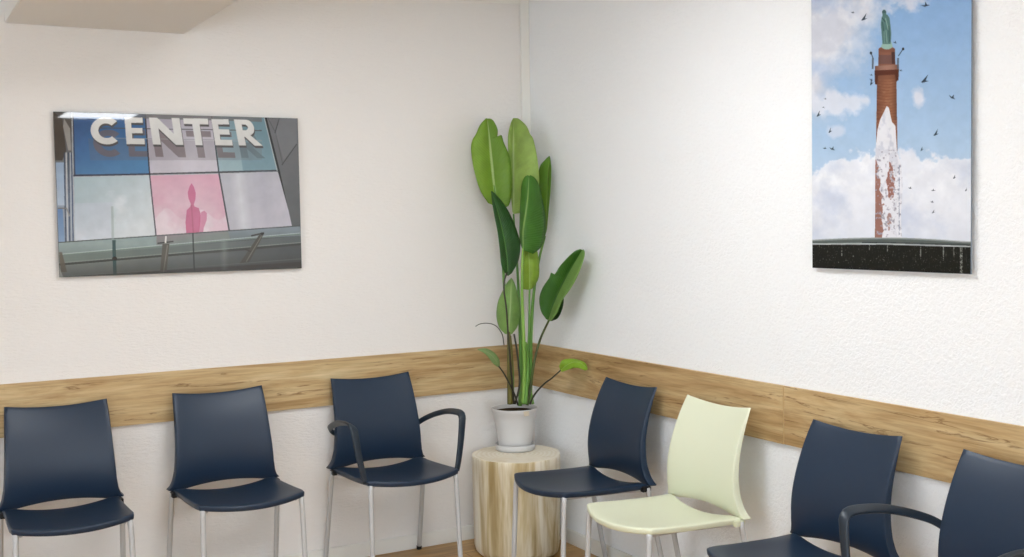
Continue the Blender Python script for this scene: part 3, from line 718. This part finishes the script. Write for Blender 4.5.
# glass canopy across the bottom
panel([(57, 242), (156, 235.5), (296, 226), (303, 226), (303, 280), (55, 280)], '7B8886', '4C5052', ((160, 236), (200, 275)))
panel([(57, 242), (156, 236), (156, 246), (57, 255)], '8FA3A2', '80918F', ((60, 244), (60, 254)))
panel([(156, 236), (230, 231), (230, 240), (156, 246)], '8D8389', '7C8583', ((160, 236), (162, 246)))
panel([(228, 231), (300, 226), (301, 236), (230, 240)], '7F8D96', '6C787D', ((240, 230), (240, 240)))
c.line((57, 242.3), (300, 226), 1.0, '4C5352'); c.line((57, 255.5), (300, 234.5), 1.2, '6E807A'); c.line((57, 254.3), (300, 233.2), .8, 'B4C4BE', .8)
panel([(57, 256), (302, 236), (302, 244), (57, 264)], '6E7D78', '5A6263', ((60, 256), (300, 240)))
c.line((57, 264.6), (302, 244.3), 2.2, '3E403E'); c.line((57, 262.9), (302, 242.6), .8, '8E9A94', .7)
panel([(57, 266), (302, 246), (303, 262), (57, 276)], '737C78', '4C5052', ((90, 262), (290, 262)))
c.fill([(150, 271.5), (303, 262), (303, 280), (56, 280), (56, 277)], '3A3633', .8); c.line((110, 273.5), (303, 259), .9, '7D857F', .5)
c.fill([(58, 252), (61, 252), (66, 272), (60, 272)], '5E564C', .9)
c.fill([(56, 262), (62.5, 278), (55, 279)], 'CFCFC8', .9)
c.fill([(110.5, 206), (113, 206), (113.5, 242), (111, 242)], '97A7A6', .6); c.fill([(111.5, 240), (115, 240), (116, 277), (112.5, 277)], '2B4A4C', .9); c.ell(113.8, 258.5, 2.4, 2, '161616')
c.line((191.3, 205), (193, 233), 1.2, 'A04A68', .5); c.line((192.5, 233), (194, 273), 1.3, '232B2B', .9)
c.fill([(162, 244), (169, 243.5), (166, 272), (159.5, 272.5)], '59564F'); c.line((167, 245), (163, 272), 1, '8A8A80', .7); c.line((157, 243.3), (173, 241.5), 1.3, '3A3A38')
c.line((165.6, 236), (165, 243), 1.6, 'E9E6E2')
c.fill([(259, 235), (263.5, 234.5), (249, 262.5), (239.5, 263.5)], '4B4A45'); c.line((261.5, 236), (246, 262), 1, '7E7E76', .7); c.line((251, 236), (264, 233), 1.5, '3A3A38')
c.ell(262, 233.8, 2, 1.2, '2A2A28'); c.line((244, 249), (251, 252), 1, '3A3A38')
c.paint(np.clip(1-abs(c.X-224)/5, 0, 1)*(c.Y > 238)*(c.Y < 270), '93A09C', .35)
c.paint(np.clip((c.Y-(262-(c.X-60)*.04))/14, 0, 1), '2A2A2A', .45)
c.paint(lowC*np.clip(1-abs(c.X-262-(c.Y-175)*.12)/10, 0, 1)*np.clip((f-.2)*2, 0, 1), 'A29FB0', .55)
c.paint(np.ones(c.X.shape), '8E8A86', .05)
img = c.result(.86, .08)
LX0, LX1, LZ0, LZ1 = -2.1070, -1.1410, 1.2866, 1.9190
cxp, czp = (LX0+LX1)/2, (LZ0+LZ1)/2; WW, HH = LX1-LX0, LZ1-LZ0
t = thing('wall_picture', 'wide glossy picture of a glass facade lettered CENTER on the left wall', 'picture', (cxp, -.0005, czp))
for q in (.25, -.3): obj('mounting_rail', boxes(((-WW*.4, -.014, HH*q), (WW*.4, 0, HH*(q+.05)))), M_LEG, t)
M_ACRY = mat('dark_acrylic_edge', hexc('3B4246'), .1, .5)
obj('panel', boxes(((-WW/2, -.0200, -HH/2), (WW/2, -.0145, HH/2)), bev=.0006), M_ACRY, t)
PIC_GAIN = .95
print_mesh('facade_print', img, WW, HH, PIC_GAIN, .02, t, lambda u, v: ((u-.5)*WW*.998, -.0203, (.5-v)*HH*.998), 'x')

# --- right: upright photograph of a brick column with a statue, splashing water and birds
c = Canvas(290, 430, [(811.3, -20.1), (971.8, -62.8), (970.8, 274.3), (812.4, 267.9)], 3)
c.paint(np.ones(c.X.shape), '7FA6D4', 1, 'A9C3DE', ((890, 0), (890, 160)))
f = c.fbm(.03, 11, 6); g = c.fbm(.09, 5, 5)
# high cloud upper left
d = (868-(c.X+ (c.Y)*.45)) + 30 + (f-.5)*90
cl = np.clip(d/45, 0, 1)*np.clip((130-c.Y)/40, 0, 1)
c.paint(cl, 'CDCED8', .95); c.paint(cl*np.clip((g-.45)*4, 0, 1), 'DEE0E6', .7); c.paint(cl*np.clip((.45-f)*6, 0, 1), '9FB4D6', .55)
cl = np.clip(1-np.hypot((c.X-836)/34, (c.Y-103)/15)+(g-.5)*1.4, 0, 1); c.paint(np.clip(cl*2, 0, 1), 'D8DBE6', .85)
cl = np.clip(1-np.hypot((c.X-918)/9, (c.Y-98)/14)+(g-.5)*1.2, 0, 1); c.paint(np.clip(cl*2, 0, 1), 'D9DAE4', .85)
cl = np.clip(1-np.hypot((c.X-836)/10, (c.Y-131)/7)+(g-.5)*1.2, 0, 1); c.paint(np.clip(cl*2, 0, 1), 'D8DAE6', .6)
cl = np.clip(1-np.hypot((c.X-905)/30, (c.Y+8)/22)+(g-.5)*1.6, 0, 1); c.paint(np.clip(cl*1.8, 0, 1), 'D6D5DE', .8)
# big cumulus bank below
edge = np.where(c.X < 870, 168-(c.X-812)*.36, 150+(c.X-870)*.10) + (f-.5)*46 + (g-.5)*16
bank = np.clip((c.Y-edge)/3.5, 0, 1)
c.paint(bank, 'DDE0E9'); c.paint(bank*np.clip((g-.42)*3, 0, 1)*np.clip((215-c.Y)/40, 0, 1), 'EEF0F4', .8)
c.paint(bank*np.clip((.52-f)*4.5, 0, 1), 'BFC8DC', .75); c.paint(bank*np.clip((c.Y-215)/30, 0, 1), 'C9D0DF', .45)
# column
def colx(y): return (876.5-(y-90)*.012, 896.6+(y-90)*.025)
col = [(877.2, 70), (896.4, 70), (897.5, 150), (899, 238), (875, 238), (876, 150)]
c.fill(col, '7C4A34', 1, '9A6648', ((876, 0), (893, 0)))
b = c.fbm(.25, 8, 4, 1, 2.4)
c.paint(c.inside(col)*np.clip((b-.5)*4, 0, 1), 'A8785A', .5)
c.paint(c.inside(col)*(np.sin((c.Y+((c.X-887)/12)**2*2)*2.1) > .8), '5E2F1C', .35)
c.paint(c.inside(col)*np.clip((c.X-891)/6, 0, 1), '6E4030', .6)
c.fill([(878.5, 49), (895, 49), (895.5, 66), (878.5, 66)], '8A5844'); c.fill([(891.5, 52), (895, 52), (895, 64), (892, 64)], '3B2320', .8)
c.paint(c.inside([(878.5, 55), (892, 55), (892, 64), (878.5, 64)]), '5A4448', .55)
c.ell(886.8, 49.5, 8.3, 3.0, '80503E')
c.fill([(875, 66), (899, 64.5), (899, 69.5), (875, 70.5)], '9E7260'); c.fill([(874.6, 70.5), (899, 69.5), (898.6, 80), (896, 82), (895, 75), (878, 76), (877, 85), (875, 84)], '5A2C1E')
c.fill([(878, 75.5), (895, 74.5), (896, 79), (878, 80)], '80503A', .8)
for x in (873.0, 898.2): c.line((x, 58), (x-.4, 69), 1.8, '4C5560', .85)
c.line((873, 58), (871.5, 54), .8, '2A2F35'); c.ell(871, 53, 1.1, 1.5, '1D2126'); c.line((898.4, 56), (902.6, 50), .8, '2A3A48'); c.ell(903.2, 49, 1.2, 1.4, '1D2126')
sh = np.clip(abs((c.X-886.8)/11.5), 0, 1)**2.2
c.paint(c.inside([(874.6, 49), (899, 49), (899, 84), (896.4, 84), (897, 120), (877, 120), (877, 84), (874.6, 84)])*sh*(c.img[..., 0] > c.img[..., 2]+.08), '3E221A', .5)
# green statue
ST = '4F7470'
c.ell(886.9, 46.2, 5.6, 3.2, '8FB0A4'); c.fill([(882.5, 42), (891.5, 42), (893, 47), (881.5, 47)], '8FB0A4')
c.fill([(882.6, 44), (881.6, 32), (880.8, 24), (881.8, 17), (884, 14.5), (887.5, 14.6), (889.6, 18), (890.6, 26), (891.4, 34), (890.8, 44)], ST)
c.ell(884.2, 12.2, 2.1, 2.5, '3C5A5C'); c.fill([(882.5, 13), (886, 13), (887, 16), (882.5, 17)], ST)
for x0, y0, x1, y1, cc_ in ((882.5, 22, 885, 42, '34504F'), (885.5, 18, 888.5, 30, '86A69C'), (888.8, 26, 889.8, 42, '34504F'), (886, 30, 887.2, 43, '7E9E94'), (882.3, 18, 885.5, 22, '2E4648'), (884, 31, 884.8, 43, '6F9288')):
    c.line((x0, y0), (x1, y1), 1.0, cc_, .85)
# splash of water over the shaft
s = c.fbm(.22, 21, 4, 1, .6); s2 = c.fbm(.5, 31, 3)
splash = c.inside([(886.8, 106), (889, 108), (892, 122), (895.5, 126), (897, 150), (901, 165), (903, 185), (901, 215), (902, 238), (876, 238), (875.2, 190), (875.5, 150), (877.5, 130), (880, 120), (884, 112)])
c.paint(splash*(c.Y < 150), 'DEDEE4'); c.paint(splash*(c.Y < 150)*np.clip((.45-s)*6, 0, 1), 'B9BCCB', .6)
low = splash*(c.Y >= 150)
c.paint(low, 'DCDCE3'); c.paint(low*np.clip((.47-s)*6, 0, 1), 'BFC1CE', .6)
lw = 877.5+np.clip((c.Y-160)/45, 0, 1)*4.5+(s-.5)*9
c.paint(low*(c.X < lw)*(c.Y > 158)*(s2 < .66), '8C5546', .85)
mp = ((c.X-890.5-(s-.5)*7)/3.6)**2+((c.Y-181)/19)**2 < 1
c.paint(low*mp*(s2 < .60), '8C5244', .85); mp = ((c.X-889-(s-.5)*6)/2.2)**2+((c.Y-222)/9)**2 < 1; c.paint(low*mp*(s2 < .6), '8A5A50', .7)
c.paint(low*(s2 > .665), '6F6A78', .6); c.paint(low*(abs(c.X-899.3) < .5)*(s2 > .42)*(c.Y > 165), '5C6A85', .6)
# birds
def bird(x, y, sz, ang, k=0):
    ca, sa = math.cos(ang), math.sin(ang); sz = sz*1.15+.2
    P1 = [(-.5, .15), (-.1, -.1), (.9, -.75), (.25, .1), (.7, .25), (.1, .3), (-.3, .3)] if k == 0 else [(-1, -.3), (-.2, -.05), (.1, -.7), (.25, 0), (.8, .2), (.15, .25), (-.3, .25)]
    c.fill([(x+(a*ca-b_*sa)*sz, y+(a*sa+b_*ca)*sz) for a, b_ in P1], '23303F', .95)
for a in [(863.5, 18.5, 4.4, -.35, 0), (853, 12.5, 1.8, 0, 1), (926, 5.2, 4.2, -.3, 1), (924, 80.5, 5.4, -.25, 0), (952.7, 97.5, 3.6, .3, 1), (935.5, 134, 4, -.4, 0), (818, 115, 3.4, -.5, 0),
          (825.5, 99, 1.3, 0, 1), (823.5, 107.5, 1.3, 0, 1), (829.6, 131.5, 2.9, -.6, 0), (825, 148.5, 1.9, 0, 1), (832.5, 149, 2.9, .2, 1), (921.5, 149.8, 2.3, -.6, 0), (954.2, 177.8, 2.2, -.5, 0),
          (910.5, 188.3, 1.9, 0, 1), (933.5, 190.6, 1.9, -.2, 1), (932.5, 202.2, 1.8, 0, 1), (933, 212.4, 2, -.3, 0), (966, 190.4, 1.8, -.4, 0), (895.3, 42.5, 2, 0, 1), (901, 70.5, 1.6, 0, 1), (871.5, 75, 1.5, 0, 1), (871, 83.5, 3.2, -.8, 0), (871.5, 80, 2, .4, 1)]:
    bird(*a)
# dark basin rim with running water
top = 240.5 - 2.6*np.clip(1-((c.X-885)/78)**2, 0, 1) + (c.X > 900)*(c.X-900)*.02
c.paint(c.Y > top, '6F7874'); c.paint((c.Y > top+1.8)*(c.Y < top+4.5), '4E5754', .8); c.paint((c.Y > top-.2)*(c.Y < top+.9), '9BA3A3', .8)
lip = 244.2+np.clip((c.X-885)/85, 0, 1)*2.6
c.paint((c.Y > lip-.7)*(c.Y < lip+.9)*1.0, 'BFC4C6', .8); c.paint((c.Y > lip-2)*(c.Y < lip-.7)*(c.X > 862)*1.0, '23272A', .75)
c.paint(c.Y > lip+.7, '14140F'); n1 = c.fbm(.9, 51, 2, 1.4, .3); n2 = c.fbm(1.0, 61, 2, 1.2, 1.2)
c.paint((c.Y > lip+.7)*(n1 > .74), '33372E', .5); c.paint((c.Y > lip+.7)*(n2 > .80), '70766C', .75); c.paint((c.Y > lip+.7)*(n1 > .66)*(n2 > .70), '858B80', .7)
c.paint((c.Y > lip+1)*(abs(c.X-961.5) < 1.2)*(n2 > .45), 'B9BDB4', .7)
for x, h_ in ((841.8, 12), (869.5, 6), (887.5, 9), (920.7, 14), (943.5, 16), (954, 10)): c.paint((c.Y > lip+.8)*(c.Y < lip+h_)*(abs(c.X-x) < .5)*(n2 > .4), 'A9AEA6', .7)
img = c.result(.92, .06)
PY0, PY1, PZ0 = -1.8795, -2.5070, 1.3011; WW = PY0-PY1; HH = WW*1.5; czp = PZ0+HH/2
t = thing('wall_picture', 'tall picture of a brick column with statue, water and birds on the right wall', 'picture', (-.0005, (PY0+PY1)/2, czp))
for q in (.25, -.3): obj('mounting_rail', boxes(((-.0125, -WW*.4, HH*q), (0, WW*.4, HH*(q+.05)))), M_LEG, t)
obj('panel', boxes(((-.0180, -WW/2, -HH/2), (-.0130, WW/2, HH/2)), bev=.0006), mat('grey_panel_edge', hexc('7F8A96'), .35, .4), t)
print_mesh('column_print', img, WW, HH, PIC_GAIN, .32, t, lambda u, v: (-.0183, (.5-u)*WW*.998, (.5-v)*HH*.998), 'y', .2)
